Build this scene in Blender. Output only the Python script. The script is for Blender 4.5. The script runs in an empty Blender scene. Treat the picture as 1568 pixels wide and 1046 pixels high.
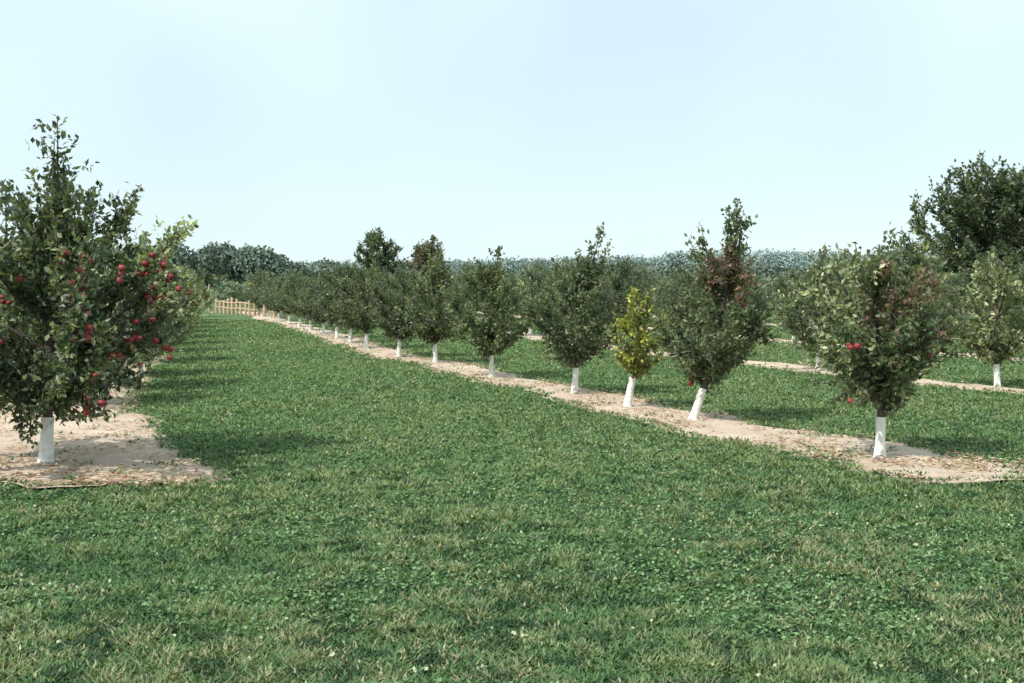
import bpy, math, numpy as np
from mathutils import Vector
R_=np.random.default_rng
scene=bpy.context.scene
def new_mat(name):
    m=bpy.data.materials.new(name); m.use_nodes=True
    nt=m.node_tree; b=nt.nodes['Principled BSDF']; return m,nt,b
def N(nt,t,**k):
    n=nt.nodes.new(t)
    for a,v in k.items(): setattr(n,a,v)
    return n
def ramp(nt,fac,stops):
    r=N(nt,'ShaderNodeValToRGB'); e=r.color_ramp.elements
    while len(e)<len(stops): e.new(0.5)
    for i,(p,c) in enumerate(stops):
        e[i].position=p; e[i].color=(*c,1)
    nt.links.new(fac,r.inputs[0]); return r.outputs[0]
def noise(nt,vec,scale,detail=4,rough=.6):
    n=N(nt,'ShaderNodeTexNoise'); n.inputs['Scale'].default_value=scale
    n.inputs['Detail'].default_value=detail; n.inputs['Roughness'].default_value=rough
    nt.links.new(vec,n.inputs['Vector']); return n.outputs['Fac']
def mixc(nt,fac,a,b,mode='MIX'):
    m=N(nt,'ShaderNodeMix',data_type='RGBA',blend_type=mode)
    for s,v in ((m.inputs[0],fac),(m.inputs[6],a),(m.inputs[7],b)):
        if hasattr(v,'is_linked'): nt.links.new(v,s)
        else: s.default_value=v if isinstance(v,float) else (*v,1)
    return m.outputs[2]
# ---------- materials
def leaf_mat(name,rough=.45,trans=.25,pale=.35,spec=.5):
    m,nt,b=new_mat(name)
    at=N(nt,'ShaderNodeAttribute'); at.attribute_name='tint'
    geo=N(nt,'ShaderNodeNewGeometry')
    mm=N(nt,'ShaderNodeMath',operation='MULTIPLY'); nt.links.new(geo.outputs['Backfacing'],mm.inputs[0]); mm.inputs[1].default_value=pale
    col=mixc(nt,mm.outputs[0],at.outputs['Color'],(0.27,0.30,0.21))
    nt.links.new(col,b.inputs['Base Color']); b.inputs['Roughness'].default_value=rough
    b.inputs['Specular IOR Level'].default_value=spec
    tr=N(nt,'ShaderNodeBsdfTranslucent'); tc=mixc(nt,1.0,col,(1.4,1.5,.6),'MULTIPLY'); nt.links.new(tc,tr.inputs[0])
    mx=N(nt,'ShaderNodeMixShader'); mx.inputs[0].default_value=trans
    nt.links.new(b.outputs[0],mx.inputs[1]); nt.links.new(tr.outputs[0],mx.inputs[2])
    nt.links.new(mx.outputs[0],nt.nodes['Material Output'].inputs[0]); return m
M_leaf=leaf_mat('apple_leaf',.40,.3,.42)
M_far=leaf_mat('distant_leaf',.8,.1,.1,.2)
M_grass=leaf_mat('grass_blade',.6,.25,.0,.3)
m,nt,b=new_mat('bark'); tc=N(nt,'ShaderNodeTexCoord')
nt.links.new(ramp(nt,noise(nt,tc.outputs['Object'],25),[(.3,(.05,.04,.03)),(.7,(.15,.12,.10))]),b.inputs['Base Color']); b.inputs['Roughness'].default_value=.9
M_bark=m
m,nt,b=new_mat('white_trunk_paint'); tc=N(nt,'ShaderNodeTexCoord')
n1=noise(nt,tc.outputs['Object'],18,6)
nt.links.new(ramp(nt,n1,[(.32,(.42,.37,.30)),(.44,(.78,.76,.70)),(.6,(.86,.86,.83))]),b.inputs['Base Color']); b.inputs['Roughness'].default_value=.8
bp=N(nt,'ShaderNodeBump'); bp.inputs['Strength'].default_value=.6; bp.inputs['Distance'].default_value=.012
nt.links.new(n1,bp.inputs['Height']); nt.links.new(bp.outputs[0],b.inputs['Normal'])
M_white=m
m,nt,b=new_mat('red_apple'); tc=N(nt,'ShaderNodeTexCoord')
nt.links.new(ramp(nt,noise(nt,tc.outputs['Object'],12),[(.35,(.16,.015,.02)),(.65,(.36,.05,.05))]),b.inputs['Base Color']); b.inputs['Roughness'].default_value=.6
M_apple=m
m,nt,b=new_mat('fence_wood'); tc=N(nt,'ShaderNodeTexCoord')
nt.links.new(ramp(nt,noise(nt,tc.outputs['Object'],6),[(.3,(.36,.25,.16)),(.7,(.55,.41,.28))]),b.inputs['Base Color']); b.inputs['Roughness'].default_value=.9
M_wood=m
# ground
m,nt,b=new_mat('turf'); tc=N(nt,'ShaderNodeTexCoord'); P=tc.outputs['Object']
c1=ramp(nt,noise(nt,P,.5,5),[(.3,(.08,.155,.06)),(.5,(.11,.205,.08)),(.72,(.16,.24,.10))])
c2=mixc(nt,ramp(nt,noise(nt,P,9,6,.75),[(.35,(0,0,0)),(.7,(1,1,1))]),c1,(.17,.22,.095))
c3=mixc(nt,ramp(nt,noise(nt,P,45,4,.7),[(.4,(.3,.3,.3)),(.62,(0,0,0))]),c2,(.02,.04,.015))
nt.links.new(c3,b.inputs['Base Color']); b.inputs['Roughness'].default_value=.9; b.inputs['Specular IOR Level'].default_value=.1
bp=N(nt,'ShaderNodeBump'); bp.inputs['Strength'].default_value=.6; bp.inputs['Distance'].default_value=.05
nt.links.new(noise(nt,P,30,5,.7),bp.inputs['Height']); nt.links.new(bp.outputs[0],b.inputs['Normal'])
M_turf=m
m,nt,b=new_mat('dry_soil'); tc=N(nt,'ShaderNodeTexCoord'); P=tc.outputs['Object']
c1=ramp(nt,noise(nt,P,2.0,6,.65),[(.3,(.44,.33,.25)),(.45,(.66,.53,.42)),(.7,(.78,.66,.54))])
c2=mixc(nt,ramp(nt,noise(nt,P,4,6,.75),[(.5,(0,0,0)),(.68,(.8,.8,.8))]),c1,(.34,.21,.16))
c3=mixc(nt,ramp(nt,noise(nt,P,50,4,.7),[(.36,(.35,.35,.35)),(.55,(0,0,0))]),c2,(.36,.25,.18))
nt.links.new(c3,b.inputs['Base Color']); b.inputs['Roughness'].default_value=.95; b.inputs['Specular IOR Level'].default_value=.1
bp=N(nt,'ShaderNodeBump'); bp.inputs['Strength'].default_value=.7; bp.inputs['Distance'].default_value=.05
nt.links.new(noise(nt,P,18,6,.7),bp.inputs['Height']); nt.links.new(bp.outputs[0],b.inputs['Normal'])
M_soil=m
# ---------- mesh builder (triangles only)
class MB:
    def __init__(s): s.v=[];s.f=[];s.m=[];s.c=[];s.s=[];s.n=0
    def add(s,v,f,mat,col=(1,1,1),smooth=False):
        v=np.asarray(v,float);f=np.asarray(f,int)
        col=np.broadcast_to(np.asarray(col,float),(len(v),3))
        s.v.append(v);s.f.append(f+s.n);s.m.append(np.full(len(f),mat));s.s.append(np.full(len(f),smooth));s.c.append(col);s.n+=len(v)
    def mesh(s,name,mats):
        v=np.concatenate(s.v);f=np.concatenate(s.f);mi=np.concatenate(s.m);sm=np.concatenate(s.s);c=np.concatenate(s.c)
        me=bpy.data.meshes.new(name); me.vertices.add(len(v)); me.vertices.foreach_set('co',v.ravel())
        me.loops.add(3*len(f)); me.loops.foreach_set('vertex_index',f.ravel().astype(np.int32))
        me.polygons.add(len(f)); me.polygons.foreach_set('loop_start',np.arange(0,3*len(f),3,dtype=np.int32))
        me.polygons.foreach_set('loop_total',np.full(len(f),3,dtype=np.int32))
        me.polygons.foreach_set('material_index',mi.astype(np.int32)); me.polygons.foreach_set('use_smooth',sm.astype(bool))
        a=me.attributes.new('tint','FLOAT_COLOR','POINT')
        a.data.foreach_set('color',np.concatenate([c,np.ones((len(c),1))],1).ravel())
        for q in mats: me.materials.append(q)
        me.update(); me.validate(); return me
def obj(name,me,loc=(0,0,0),rz=0,sc=1):
    o=bpy.data.objects.new(name,me); scene.collection.objects.link(o); o.location=loc; o.rotation_euler=(0,0,rz)
    o.scale=(sc,sc,sc) if not hasattr(sc,'__len__') else sc; return o
def nrm(a): return a/np.maximum(np.linalg.norm(a,axis=-1,keepdims=True),1e-9)
def tube(mb,pts,rad,mat,k=6,col=(1,1,1)):
    pts=np.asarray(pts,float);n=len(pts);t=nrm(np.gradient(pts,axis=0))
    ref=np.array([0,1,0.]) if abs(t[0][1])<.8 else np.array([1.,0,0])
    u=nrm(np.cross(t,ref));w=np.cross(t,u);a=np.linspace(0,2*np.pi,k,endpoint=False)
    v=(pts[:,None]+np.asarray(rad)[:,None,None]*(np.cos(a)[None,:,None]*u[:,None]+np.sin(a)[None,:,None]*w[:,None])).reshape(-1,3)
    f=[]
    for i in range(n-1):
        for j in range(k):
            a0=i*k+j;b0=i*k+(j+1)%k;f+=[(a0,b0,b0+k),(a0,b0+k,a0+k)]
    mb.add(v,f,mat,col,True)
def leaves(mb,p,d,nr,L,W,mat,col):
    n=len(p);d=nrm(d);s=nrm(np.cross(d,nr));up=np.cross(s,d)
    L=np.broadcast_to(L,(n,))[:,None];W=np.broadcast_to(W,(n,))[:,None]
    v=np.stack([p,p+d*L*.45+s*W*.5+up*W*.15,p+d*L,p+d*L*.45-s*W*.5+up*W*.15],1).reshape(-1,3)
    b=np.arange(n)[:,None]*4
    f=np.concatenate([b+[0,1,2],b+[0,2,3]],0)
    mb.add(v,f,mat,np.repeat(col,4,0),False)
def ball(mb,c,r,mat,col=(1,1,1)):
    lat,lon=6,8;v=[];f=[]
    for i in range(lat+1):
        th=math.pi*i/lat
        for j in range(lon):
            ph=2*math.pi*j/lon;rr=r*math.sin(th)
            v.append((c[0]+rr*math.cos(ph),c[1]+rr*math.sin(ph),c[2]+r*.9*math.cos(th)-(r*.2 if i in(0,) else 0)))
    for i in range(lat):
        for j in range(lon):
            a=i*lon+j;b=i*lon+(j+1)%lon;f+=[(a,a+lon,b+lon),(a,b+lon,b)]
    mb.add(v,f,mat,col,True)
def bez(a,b,c,n):
    t=np.linspace(0,1,n)[:,None];return (1-t)**2*a+2*t*(1-t)*b+t*t*c
PAL={'green':[(.10,.135,.062),(.055,.085,.038),(.17,.205,.11)],
     'dark':[(.07,.10,.048),(.032,.055,.03),(.13,.165,.09)],
     'olive':[(.17,.19,.085),(.10,.13,.06),(.26,.27,.15)],
     'yellow':[(.38,.38,.06),(.24,.27,.06),(.5,.46,.11)],
     'pale':[(.38,.41,.23),(.23,.26,.14),(.54,.56,.36)],
     'red':[(.19,.12,.09),(.12,.10,.06),(.26,.14,.11)],
     'haze':[(.135,.175,.12),(.095,.13,.09),(.19,.23,.16)]}  # 'haze': distance haze put into the leaf colours of far trees
def tree_mesh(seed,H,R,hb,nleaf,leaders=(),lean=(0,0),trunk=.045,leaf=.065,pal='green',pal2=None,p2=.15,apples=0,nb=26,white=.4,body=.82,wide=.5,leafm=None,az=(0,9),spots=(),pw=.75,low=.6):
    g=R_(seed);mb=MB();lean=np.array([lean[0],lean[1],0.])
    zt=H*body
    def tr(z): 
        t=z/zt; return np.array([0,0,z])+lean*min(1,t*1.6)+np.array([.03*math.sin(3*t+seed)-.03*math.sin(seed),.03*math.cos(4*t+seed)-.03*math.cos(seed),0])*t*H/2
    zs=np.linspace(0,zt*.92,14)
    if white>0:
        wz=np.array([-.04,0.02,.07,white*.4,white*.75,white]);fl=np.array([1.5,1.35,1.12,1.0,.95,.98])*g.uniform(.94,1.06,6)
        tube(mb,[tr(max(z,0))+[0,0,min(z,0)] for z in wz],trunk*fl,1,10)
        uz=zs[zs>white+.02];uz=np.concatenate([[white-.02],uz])
        tube(mb,[tr(z) for z in uz],trunk*.93*(1-.75*(uz/zt)),0,8)
    else:
        tube(mb,[tr(z) for z in zs],trunk*(1-.75*zs/zt),0,8)
    segP=[];segW=[];segC=[]
    def prof(u): return max(.12,math.sin(math.pi*min(1,max(0,u))**(math.log(.5)/math.log(wide)))**pw)
    def addseg(pts,w,cid):
        pts=np.asarray(pts)
        for i in range(len(pts)-1):
            segP.append((pts[i],pts[i+1]));segW.append(w*np.linalg.norm(pts[i+1]-pts[i]));segC.append(cid)
    cid=0
    for i in range(nb):
        u=(i+.5+g.uniform(-.4,.4))/nb;azm=i*2.39996+g.uniform(-.4,.4)
        ze=hb+.04*H+u*(zt-hb-.04*H);r=R*prof(u)*g.uniform(.6,1.15)
        z0=max(hb*.95,ze-r*g.uniform(.6,1.0)); z0=min(z0,zt*.85)
        a=tr(z0);e=np.array([math.cos(azm)*r,math.sin(azm)*r,ze])+lean*min(1,ze/zt*1.6)
        mid=(a+e)/2+np.array([math.cos(azm)*r*.15,math.sin(azm)*r*.15,-.08*r])+g.normal(0,.05*R,3)
        pts=bez(a,mid,e,7);tube(mb,pts,np.linspace(trunk*.36,trunk*.09,7),0,5)
        addseg(pts[1:],.9,cid);out=np.array([math.cos(azm),math.sin(azm),0])
        for k in range(g.integers(5,10)):
            t=g.uniform(.15,1);q=pts[min(6,int(t*6))]
            d=nrm(out*g.uniform(-.3,1)+np.array([0,0,g.uniform(-.1,1.5)])+g.normal(0,.5,3))
            l=R*g.uniform(.18,.44)*(1 if u>.2 else low);e2=q+d*l+np.array([0,0,.1*l])
            p2_=bez(q,q+d*l*.5+g.normal(0,.04*R,3),e2,4);tube(mb,p2_,np.linspace(trunk*.14,trunk*.05,4),0,4);addseg(p2_,1.,cid);cid+=1
        cid+=1
    for (dx,dy,zz,zb) in leaders:
        a=tr(min(zb,zt*.9));e=np.array([dx,dy,zz]);pts=bez(a,(a*.4+e*.6)*[1,1,0]+[0,0,(a[2]+e[2])/2]+g.normal(0,.02,3),e,9)
        tube(mb,pts,np.linspace(trunk*.4,trunk*.06,9),0,5);addseg(pts[2:],1.1,cid);cid+=1
        for k in range(8):
            q=pts[g.integers(2,8)];d=nrm(np.array([g.normal(),g.normal(),.9]));l=g.uniform(.08,.22)*H/2.4
            addseg([q,q+d*l],.8,cid)
        cid+=1
    W=np.array(segW);A=np.array([s[0] for s in segP]);B=np.array([s[1] for s in segP]);C=np.array(segC)
    cw=g.uniform(.3,1.65,cid+1);W=W*cw[C]
    ix=g.choice(len(W),nleaf,p=W/W.sum());t=g.random((nleaf,1))
    p=A[ix]*(1-t)+B[ix]*t+g.normal(0,.42*leaf,(nleaf,3))
    ax=nrm(B[ix]-A[ix]);ctr=np.array([lean[0],lean[1],H*.45])
    outw=nrm(p-ctr)
    d=nrm(ax*.4+g.normal(0,.8,(nleaf,3))+outw*.4)
    nr=nrm(outw*.6+np.array([0,0,.6])+g.normal(0,.65,(nleaf,3)))
    pa=np.array(PAL[pal]);col=pa[g.choice(3,nleaf,p=[.5,.3,.2])]
    if pal2:
        sel=(g.random(cid+1)<p2)[C[ix]];pb=np.array(PAL[pal2]);c2=pb[g.choice(3,nleaf)];col=np.where((sel&(g.random(nleaf)<.75))[:,None],c2,col)
    for (sx,sy,sz,sr,pn) in spots:
        near=np.linalg.norm(B[ix]-np.array([sx,sy,sz]),axis=1)<sr*g.uniform(.6,1.2,cid+1)[C[ix]]
        pb=np.array(PAL[pn]);col=np.where((near&(g.random(nleaf)<.8))[:,None],pb[g.choice(3,nleaf)],col)
    col=col*g.uniform(.6,1.4,(nleaf,1))*g.uniform(.6,1.4,cid+1)[C[ix]][:,None]
    leaves(mb,p,d,nr,leaf*g.uniform(.7,1.25,nleaf),leaf*.58*g.uniform(.8,1.2,nleaf),2,np.clip(col,0,.8))
    rr=np.hypot(p[:,0]-lean[0],p[:,1]-lean[1])
    cand=np.where((rr>.4*R)&(p[:,2]<H*.62))[0]
    for k in range(apples):
        j=cand[g.integers(len(cand))];q=p[j]+outw[j]*.02-np.array([0,0,.03])
        for kk in range(g.integers(1,5)): ball(mb,q+g.normal(0,.05,3)*(kk>0),g.uniform(.024,.035),3)
    return mb.mesh('apple_tree_mesh',[M_bark,M_white,leafm or M_leaf,M_apple])
# ---------- layout
r1d=[5,9.2,10.45,13.2,14.6,16.4,19.2,22.6,24.2,28.7,33.8,36.8,42.9,60,110]
r1x=[5.7,3.95,3.4,2.1,1.48,.9,-.35,-1.53,-2.44,-3.9,-5.4,-6.4,-8.4,-14,-31]
row1=lambda d:np.interp(d,r1d,r1x)
rowL=lambda d:-4.17-.254*(d-10.1)
def rowk(d,k): return row1(d)+(k-1)*np.maximum(6.0,6.8-.06*(d-17.4))
def vnoise(x,y,s,seed):
    g=R_(seed).random((256,256));x=np.asarray(x)*s+1000.3;y=np.asarray(y)*s+1000.7
    xi=np.floor(x).astype(int);yi=np.floor(y).astype(int);fx=x-xi;fy=y-yi;fx=fx*fx*(3-2*fx);fy=fy*fy*(3-2*fy)
    G=lambda a,b:g[a%256,b%256]
    return (G(xi,yi)*(1-fx)+G(xi+1,yi)*fx)*(1-fy)+(G(xi,yi+1)*(1-fx)+G(xi+1,yi+1)*fx)*fy
strips=[(lambda d:row1(d)+.1,lambda d:np.interp(d,[9,10.5,13,20,40],[.9,.85,.75,.55,.6]),lambda d:np.interp(d,[9,10.5,13,20,40],[1.3,.95,.75,.6,.6]),9.15,60,1),
        (rowL,lambda d:d*0+1.5,lambda d:np.interp(d,[9,10,12,14,18,30],[1.6,1.5,1.1,.6,.35,.3]),9.0,60,2)]
for k in range(2,5): strips.append((lambda d,k=k:rowk(d,k),lambda d:d*0+.5,lambda d:d*0+.5,9.2,60,k+5))
def edges(st,d):
    c,l,r,d0,d1,sd=st
    cap=np.clip((d-d0)/.35,0,1)**.5
    nl=(vnoise(d,d*0,1.3,sd)-.5)*.45+(vnoise(d,d*0,7,sd+50)-.5)*.2
    n2=(vnoise(d,d*0+9,1.3,sd)-.5)*.45+(vnoise(d,d*0+9,7,sd+50)-.5)*.2
    cc=c(d);return cc-(l(d)+nl)*(.75+.25*cap),cc+(r(d)+n2)*(.75+.25*cap)
def strip_end(st,x): return st[3]+(vnoise(x,x*0,2.5,77)-.5)*.35
def in_strip(x,y,mar=0):
    m=np.zeros(len(x),bool)
    for st in strips:
        a,b=edges(st,y);m|=(x>a+mar)&(x<b-mar)&(y>strip_end(st,x)+mar)&(y<st[4])
    return m
g=MB();S=4000
g.add([(-S,-S,0),(S,-S,0),(S,S,0),(-S,S,0)],[(0,1,2),(0,2,3)],0)
obj('ground',g.mesh('ground',[M_turf]))
for st in strips:
    mb=MB();ds=[st[3]-.2]
    while ds[-1]<st[4]: ds.append(ds[-1]+.03+ds[-1]*.004)
    ds=np.array(ds);nx=28;a,b=edges(st,ds);t=np.linspace(0,1,nx)
    X=a[:,None]*(1-t)+b[:,None]*t;Y=np.repeat(ds[:,None],nx,1)
    Y=np.maximum(Y,strip_end(st,X))
    Z=.004+.03*vnoise(X,Y,2.0,5)*np.minimum(1,4*np.minimum(t,1-t))[None]+.014*vnoise(X,Y,9,6)*np.minimum(1,4*np.minimum(t,1-t))[None]
    v=np.stack([X,Y,Z],-1).reshape(-1,3);i=np.arange(len(ds)-1)[:,None]*nx+np.arange(nx-1)[None];i=i.ravel()
    f=np.concatenate([np.stack([i,i+1,i+nx+1],1),np.stack([i,i+nx+1,i+nx],1)])
    mb.add(v,f,0,(1,1,1),True)
    gg=R_(st[5]+300);n=10000 if st[5]<3 else 1000
    y=st[3]+(gg.random(n)**2)*25;a,b=edges(st,y);x=a+(b-a)*gg.random(n);keep=(y>strip_end(st,x))&(vnoise(x,y,2.5,66)>.45);x=x[keep];y=y[keep];n=len(x)
    p=np.stack([x,y,gg.uniform(.03,.055,n)],1);an=gg.random(n)*6.28;d=np.stack([np.cos(an),np.sin(an),gg.normal(0,.12,n)],1)
    nr=np.stack([gg.normal(0,.2,n),gg.normal(0,.2,n),np.ones(n)],1)
    pc=np.array([(.7,.58,.46),(.45,.30,.22),(.34,.14,.11),(.14,.17,.07)])[gg.choice(4,n,p=[.4,.22,.23,.15])]
    leaves(mb,p,d,nr,gg.uniform(.03,.08,n),gg.uniform(.01,.035,n),1,pc)
    obj('dirt_strip',mb.mesh('dirt_strip',[M_soil,M_grass]))
# grass blades
gg=R_(11);n=800000
dd=3.2*np.exp(gg.random(n)**.9*math.log(48/3.2));ang=gg.uniform(-.56,.56,n)
x=np.tan(ang)*dd*1.0;y=dd;x+=gg.normal(0,.05,n)
edge=in_strip(x,y,.04)&~(in_strip(x,y,.0)&~in_strip(x,y,.16)&(gg.random(n)<.45));w=gg.random(n)<.35*np.clip(vnoise(x,y,4,91)-.62,0,1)*2.5;k=(~edge)|w;x=x[k];y=y[k];n=len(x)
n1=vnoise(x,y,.5,21);n2=vnoise(x,y,2.2,22);n3=vnoise(x,y,8,23)
hgt=(.010+.032*n2*n3+.013*gg.random(n))*(1+.015*y);wd=.005*(1+.12*y)
an=gg.random(n)*6.28;bend=gg.uniform(.5,2.3,n)
base=np.stack([x,y,np.zeros(n)],1);base[:,2]=np.where(in_strip(x,y,.03),.02,0);sx=np.stack([-np.sin(an),np.cos(an),0*an],1)*(wd*gg.uniform(.6,1.4,n))[:,None]
tip=base+np.stack([np.cos(an)*bend*hgt,np.sin(an)*bend*hgt,hgt],1)
v=np.stack([base-sx,base+sx,tip],1).reshape(-1,3);f=np.arange(3*n).reshape(-1,3)
ca=np.array([.10,.19,.078]);cb=np.array([.19,.27,.115]);cd=np.array([.46,.44,.26]);ce=np.array([.035,.08,.033])
t=np.clip((n1*.3+n2*.3+n3*.4-.3)*2.5,0,1)[:,None];c=ca*(1-t)+cb*t
dryf=np.clip(vnoise(x,y,.9,29)*.45+n3*.65-.46,0,1)*np.interp(y,[4,8,12,20],[1.2,1.1,.6,.3])
dry=(gg.random(n)<.06+.85*dryf)[:,None];c=np.where(dry,cd*gg.uniform(.5,1,(n,1)),c)
darkf=np.clip(vnoise(x,y,9,31)-.4,0,1)*1.5*np.interp(y,[5,12,20],[1,.7,.3])
c=np.where((gg.random(n)<.1+darkf)[:,None],ce,c)*gg.uniform(.65,1.35,(n,1))
mb=MB();mb.add(v,f,0,np.repeat(c,3,0),False)
q=gg.random(n)<.12*(vnoise(x,y,1.1,41)>.4)*(y<22);p=base[q]+[0,0,.02];m_=len(p);an=gg.random(m_)*6.28
leaves(mb,p,np.stack([np.cos(an),np.sin(an),gg.normal(.1,.3,m_)],1),np.stack([gg.normal(0,.4,m_),gg.normal(0,.4,m_),np.ones(m_)],1),.022*(1+.04*p[:,1]),.02,0,np.array([.15,.25,.11])*gg.uniform(.4,1.8,(m_,1)))
q=gg.random(n)<.0013;p=base[q]+[0,0,.03];m_=len(p)
for r in range(2):
    leaves(mb,p+gg.normal(0,.003,(m_,3)),gg.normal(0,1,(m_,3)),gg.normal(0,1,(m_,3)),.02,.019,0,np.tile([.6,.62,.42],(m_,1)))
obj('grass',mb.mesh('grass',[M_grass]))
# ---------- trees
def put(me,x,y,rz=0,sc=1,name='apple_tree'): return obj(name,me,(x,y,0),rz,sc)
put(tree_mesh(3,3.1,1.5,.60,29000,leaders=[(.17,0,3.08,1.5),(.2,.05,2.75,1.5),(-.3,.1,2.42,1.4),(.5,0,2.48,1.5),(.8,.1,2.35,1.4),(1.33,.1,2.17,1.2),(-.1,-.1,2.35,1.4),(1.15,.2,2.05,1.2),(-.65,0,2.3,1.3),(.35,-.2,2.4,1.5),(.02,.2,2.4,1.5),(.14,0,2.9,1.5)],lean=(.1,0),trunk=.06,leaf=.066,pal='dark',pal2='olive',p2=.3,apples=120,nb=50,white=.44,body=.70,wide=.48,spots=[(1.2,0,2.0,.5,'pale'),(-.3,-.5,2.0,.4,'olive'),(.5,-.7,1.8,.3,'olive')],pw=.65,low=.45),-4.17,10.1)
Lm=[tree_mesh(60+i,2.4,1.15,.45,10000,leaders=[(.2,0,2.4,1.5),(-.3,.1,2.3,1.4)],pal=['green','olive'][i],pal2='pale',p2=.45,apples=8,nb=28,leaf=.07,wide=.4,white=.3) for i in range(2)]
for i,d in enumerate([14.9,17.4,19.8,23,26.3,29.6,33,36.5,40,44,48,52]): put(Lm[i%2],rowL(d)+(.15 if i else -.35),d,i*1.7,[.92,.92,.88,.9][i%4])
# row one
put(tree_mesh(21,2.1,.90,.47,10000,leaders=[(.1,0,2.0,1.1),(-.55,0,1.97,1.0),(.55,0,1.95,1.0),(-.2,.2,2.0,1.1),(.3,0,1.95,1)],lean=(.02,0),pal='green',pal2='olive',p2=.35,apples=9,nb=38,body=.88,wide=.64,trunk=.048,spots=[(-.65,-.1,1.55,.6,'pale'),(.15,-.4,1.5,.4,'red'),(.6,0,1.6,.35,'olive')],pw=.95),3.4,10.45)
put(tree_mesh(12,2.5,.68,.45,9500,leaders=[(.5,0,2.55,1.2),(.1,.1,2.3,1.2),(.4,0,2.3,1.2),(-.05,0,2.15,1.1),(.55,0,2.4,1.3)],lean=(.36,0),pal='green',pal2='olive',p2=.25,apples=4,nb=32,body=.76,wide=.5,trunk=.05,spots=[(.35,-.2,1.75,.42,'red')]),2.1,13.2)
put(tree_mesh(13,1.6,.44,.46,3600,leaders=[(.1,0,1.55,.9),(.28,0,1.5,.8)],lean=(.14,0),pal='yellow',pal2='olive',p2=.35,nb=18,body=.85,trunk=.05,white=.43),1.48,14.6)
put(tree_mesh(14,2.35,.84,.44,8200,leaders=[(.4,0,2.42,1.2),(.25,.1,2.2,1.2),(.5,0,2.2,1.2),(-.3,0,1.95,1)],lean=(.08,0),pal='green',pal2='olive',p2=.2,nb=30,body=.76,wide=.55,spots=[(.65,0,1.4,.3,'red')],pw=.9),.9,16.4)
put(tree_mesh(15,2.1,.90,.44,7600,leaders=[(.15,0,2.2,1.2),(-.2,.1,2.0,1.2)],pal='green',pal2='olive',p2=.4,nb=28,body=.84,leaf=.07,wide=.58,pw=.8),-.35,19.2)
put(tree_mesh(16,2.2,.90,.44,7200,leaders=[(.12,0,2.42,1.2),(-.1,.1,2.1,1.2)],pal='green',pal2='olive',p2=.3,nb=28,body=.82,leaf=.07,wide=.55),-1.53,22.6)
put(tree_mesh(17,2.05,.88,.44,7200,leaders=[(.1,0,2.1,1.2)],lean=(.08,0),pal='dark',pal2='olive',p2=.3,nb=28,body=.88,leaf=.07,wide=.55),-2.44,24.4)
def protos(pals,p2s,s0): return [tree_mesh(s0+i,2.2,1.0,.46,5200,leaders=[(.2*(-1)**i,0,2.25,1.2),(-.3,.2,2.05,1.1)],lean=(.05*i,0),pal=pals[i],pal2=p2s[i],p2=.33,nb=26,body=.87,leaf=.08,wide=.58,pw=.8,trunk=.05) for i in range(4)]
Pm=protos(['green','dark','olive','green'],['olive','green','pale','pale'],30)
Pf=protos(['haze','green','haze','haze'],['olive','haze','pale','green'],40)  # far-row set, paler leaves stand in for haze
g5=R_(5)
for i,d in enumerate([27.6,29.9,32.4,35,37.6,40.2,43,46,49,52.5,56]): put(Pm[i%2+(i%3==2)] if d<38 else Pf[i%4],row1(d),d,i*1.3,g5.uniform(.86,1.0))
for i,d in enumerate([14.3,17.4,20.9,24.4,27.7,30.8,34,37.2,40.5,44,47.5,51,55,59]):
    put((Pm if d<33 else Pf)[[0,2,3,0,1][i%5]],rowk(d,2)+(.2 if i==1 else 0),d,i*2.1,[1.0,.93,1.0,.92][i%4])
for k in range(3,8):
    d=13+k
    i=0
    while d<62:
        put((Pm if d<33 else Pf)[(i*3+k)%4],rowk(d,k)+g5.normal(0,.1),d,g5.uniform(0,6.28),g5.uniform(.80,1.16));d+=g5.uniform(2.9,4.0);i+=1
put(tree_mesh(50,6.0,4.0,.8,60000,leaders=[(0,0,5.6,3),(1.2,0,5.6,3),(-1.3,0,5.3,2.5),(-2,.5,4.9,2),(.6,-.5,5.5,3),(-.6,-.5,5.5,3)],pal='dark',pal2='green',p2=.35,nb=90,leaf=.19,trunk=.17,white=0,body=.92,wide=.52,pw=.42),19.6,45,name='shade_tree')
# ---------- distant masses, aerial haze painted into their paler leaf colours
def mass(name,blobs,per,ls,cols,seed):
    g=R_(seed);mb=MB()
    for (x,y,z,rx,rz) in blobs:
        n=per;u=nrm(g.normal(size=(n,3)));u[:,2]=np.abs(u[:,2])*1.0-.25*g.random(n)
        r=g.uniform(.72,1.05,(n,1));p=np.array([x,y,z])+u*r*[rx,rx,rz];p[:,2]=np.maximum(p[:,2],.1)
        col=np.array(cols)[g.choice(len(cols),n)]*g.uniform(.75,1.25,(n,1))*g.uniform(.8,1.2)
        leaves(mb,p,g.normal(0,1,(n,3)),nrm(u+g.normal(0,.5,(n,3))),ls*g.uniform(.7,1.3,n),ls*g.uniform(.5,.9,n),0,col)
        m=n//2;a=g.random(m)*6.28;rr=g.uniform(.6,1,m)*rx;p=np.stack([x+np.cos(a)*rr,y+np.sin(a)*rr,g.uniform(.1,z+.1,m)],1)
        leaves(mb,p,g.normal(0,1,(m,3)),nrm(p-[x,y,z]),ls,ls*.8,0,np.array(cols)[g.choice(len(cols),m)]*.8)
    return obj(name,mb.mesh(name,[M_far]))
g=R_(8)
bl=[(g.uniform(-14,75),g.uniform(62,110),.9,g.uniform(.9,1.4),g.uniform(.6,1.3)) for _ in range(200)]
bl=[b for b in bl if b[0]>row1(b[1])-1]
mass('distant_orchard',bl,220,.3,[(.15,.195,.13),(.11,.15,.105),(.20,.24,.15)],1)
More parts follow.
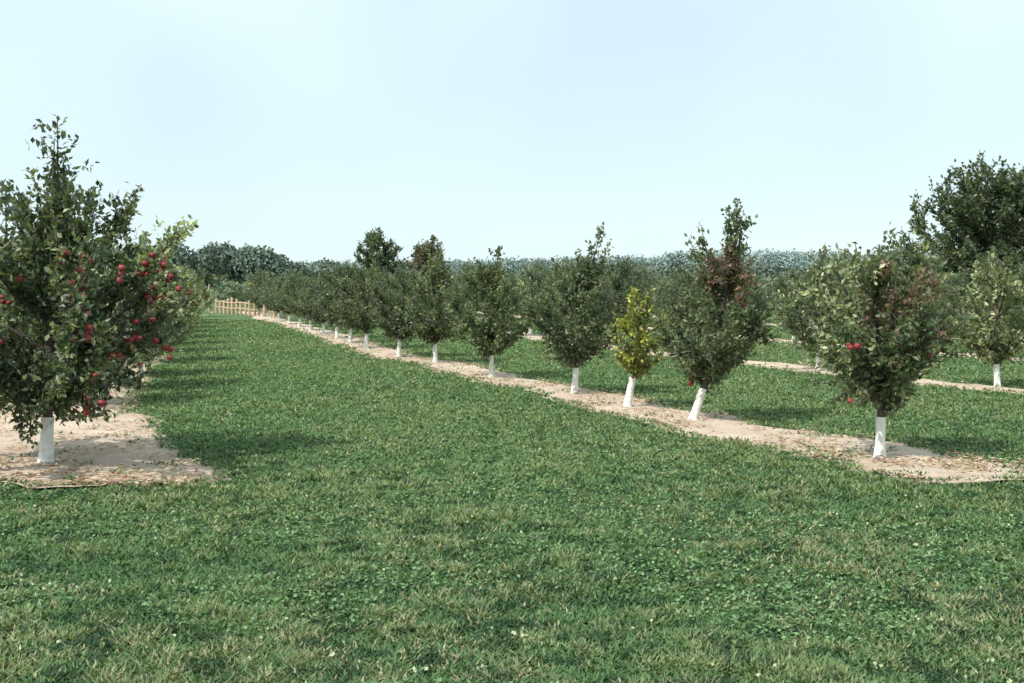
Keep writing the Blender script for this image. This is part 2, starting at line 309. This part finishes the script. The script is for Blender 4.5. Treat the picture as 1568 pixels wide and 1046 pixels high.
bl=[(g.uniform(-60,-17),g.uniform(60,110),.9,g.uniform(1,1.5),g.uniform(.5,.9)) for _ in range(110)]
bl=[b for b in bl if b[0]<-11-.2*(b[1]-50)]
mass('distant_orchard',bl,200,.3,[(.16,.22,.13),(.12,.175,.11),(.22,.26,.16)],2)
bl=[]
for x in np.arange(-170,-46,2.6):
    h=np.interp(x,[-170,-75,-60,-53,-46],[9.4,9.6,9.9,9.0,4.6])+g.uniform(-.25,.25)
    bl.append((x,250+g.uniform(-8,8),h*.5,g.uniform(3,4.5),h*.5))
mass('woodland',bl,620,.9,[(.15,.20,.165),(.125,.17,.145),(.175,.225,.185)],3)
bl=[]
for x in np.concatenate([g.uniform(-42,-28,5),g.uniform(-10,10,4),g.uniform(28,60,12),g.uniform(70,150,30)]):
    h=g.uniform(4.0,6.4)
    bl.append((x,260+g.uniform(-8,8),h*.5,g.uniform(2.5,4.5),h*.5))
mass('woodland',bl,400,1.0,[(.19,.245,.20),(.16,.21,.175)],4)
bl=[]
for x in np.arange(-600,700,7):
    h=17+2.5*math.sin(x*.011)+g.uniform(-.4,.4)+(4 if x>120 else 0)
    bl.append((x,850+g.uniform(-20,20),h*.5,g.uniform(9,12),h*.5+2))
mass('far_treeline',bl,420,2.0,[(.28,.36,.36),(.265,.34,.345)],5)  # bluish base colour carries the haze of the far ridge
put(tree_mesh(71,6.6,2.5,.8,10000,pal='dark',pal2='haze',p2=.5,nb=34,leaf=.34,trunk=.2,white=0,body=.97,pw=.5),-14.4,122,name='round_tree')
put(tree_mesh(72,5.6,2.4,.8,8000,pal='red',pal2='haze',p2=.6,nb=34,leaf=.32,trunk=.2,white=0,body=.97,leaders=[(0.6,0,6.4,3)],pw=.6),-9.0,122,name='round_tree')
# fence
mb=MB()
F0=np.array([-15.2,58.5]);F1=np.array([-9.9,49.5]);n=16
for i in range(n):
    p=F0+(F1-F0)*i/(n-1);h=.72+.1*math.sin(i*5.1);tube(mb,[(p[0],p[1],-.1),(p[0]+.03*math.sin(i*3),p[1],h),(p[0]+.03*math.sin(i*3),p[1],h+.03)],[.07,.06,.02],0,6)
for z in (.3,.58):
    tube(mb,[(*(F0+(F1-F0)*t),z+.03*math.sin(t*20)) for t in np.linspace(0,1,12)],[.04]*12,0,5)
obj('wooden_fence',mb.mesh('wooden_fence',[M_wood]))
mb=MB();tube(mb,[(-15.7,59,-.1),(-15.7,59,1.4),(-15.68,59,1.48)],[.06,.05,.03],0,8);obj('wooden_post',mb.mesh('wooden_post',[M_wood]))
# ---------- light
el=math.radians(50);dx,dy=.74,.67
trv=Vector((dx*math.cos(el),dy*math.cos(el),-math.sin(el)))
sl=bpy.data.lights.new('sun','SUN');sl.energy=4.2;sl.angle=math.radians(.8);sl.color=(1,.95,.86)
so=bpy.data.objects.new('sun',sl);scene.collection.objects.link(so);so.rotation_euler=trv.to_track_quat('-Z','Y').to_euler()
w=bpy.data.worlds.new('World');scene.world=w;w.use_nodes=True;nt=w.node_tree;bg=nt.nodes['Background']
sk=N(nt,'ShaderNodeTexSky');sk.sky_type='NISHITA';sk.sun_disc=False;sk.sun_elevation=el;sk.sun_rotation=math.atan2(-dx,-dy)
sk.air_density=1.0;sk.dust_density=.6;sk.ozone_density=1.5
tc=N(nt,'ShaderNodeTexCoord')
hz=ramp(nt,noise(nt,tc.outputs['Generated'],2.0,3,.5),[(.38,(.72,.72,.72)),(.6,(.97,.97,.97))])
col=mixc(nt,hz,sk.outputs[0],(6.0,7.35,7.8))
nt.links.new(col,bg.inputs[0]);bg.inputs[1].default_value=.14
cd=bpy.data.cameras.new('camera');cd.lens=40;cd.sensor_width=36;cd.clip_end=9000
co=bpy.data.objects.new('camera',cd);scene.collection.objects.link(co);co.location=(0,0,1.65);co.rotation_euler=(math.radians(90-3.05),0,0)
scene.camera=co
scene.view_settings.view_transform='Standard';scene.view_settings.look='None';scene.view_settings.exposure=0
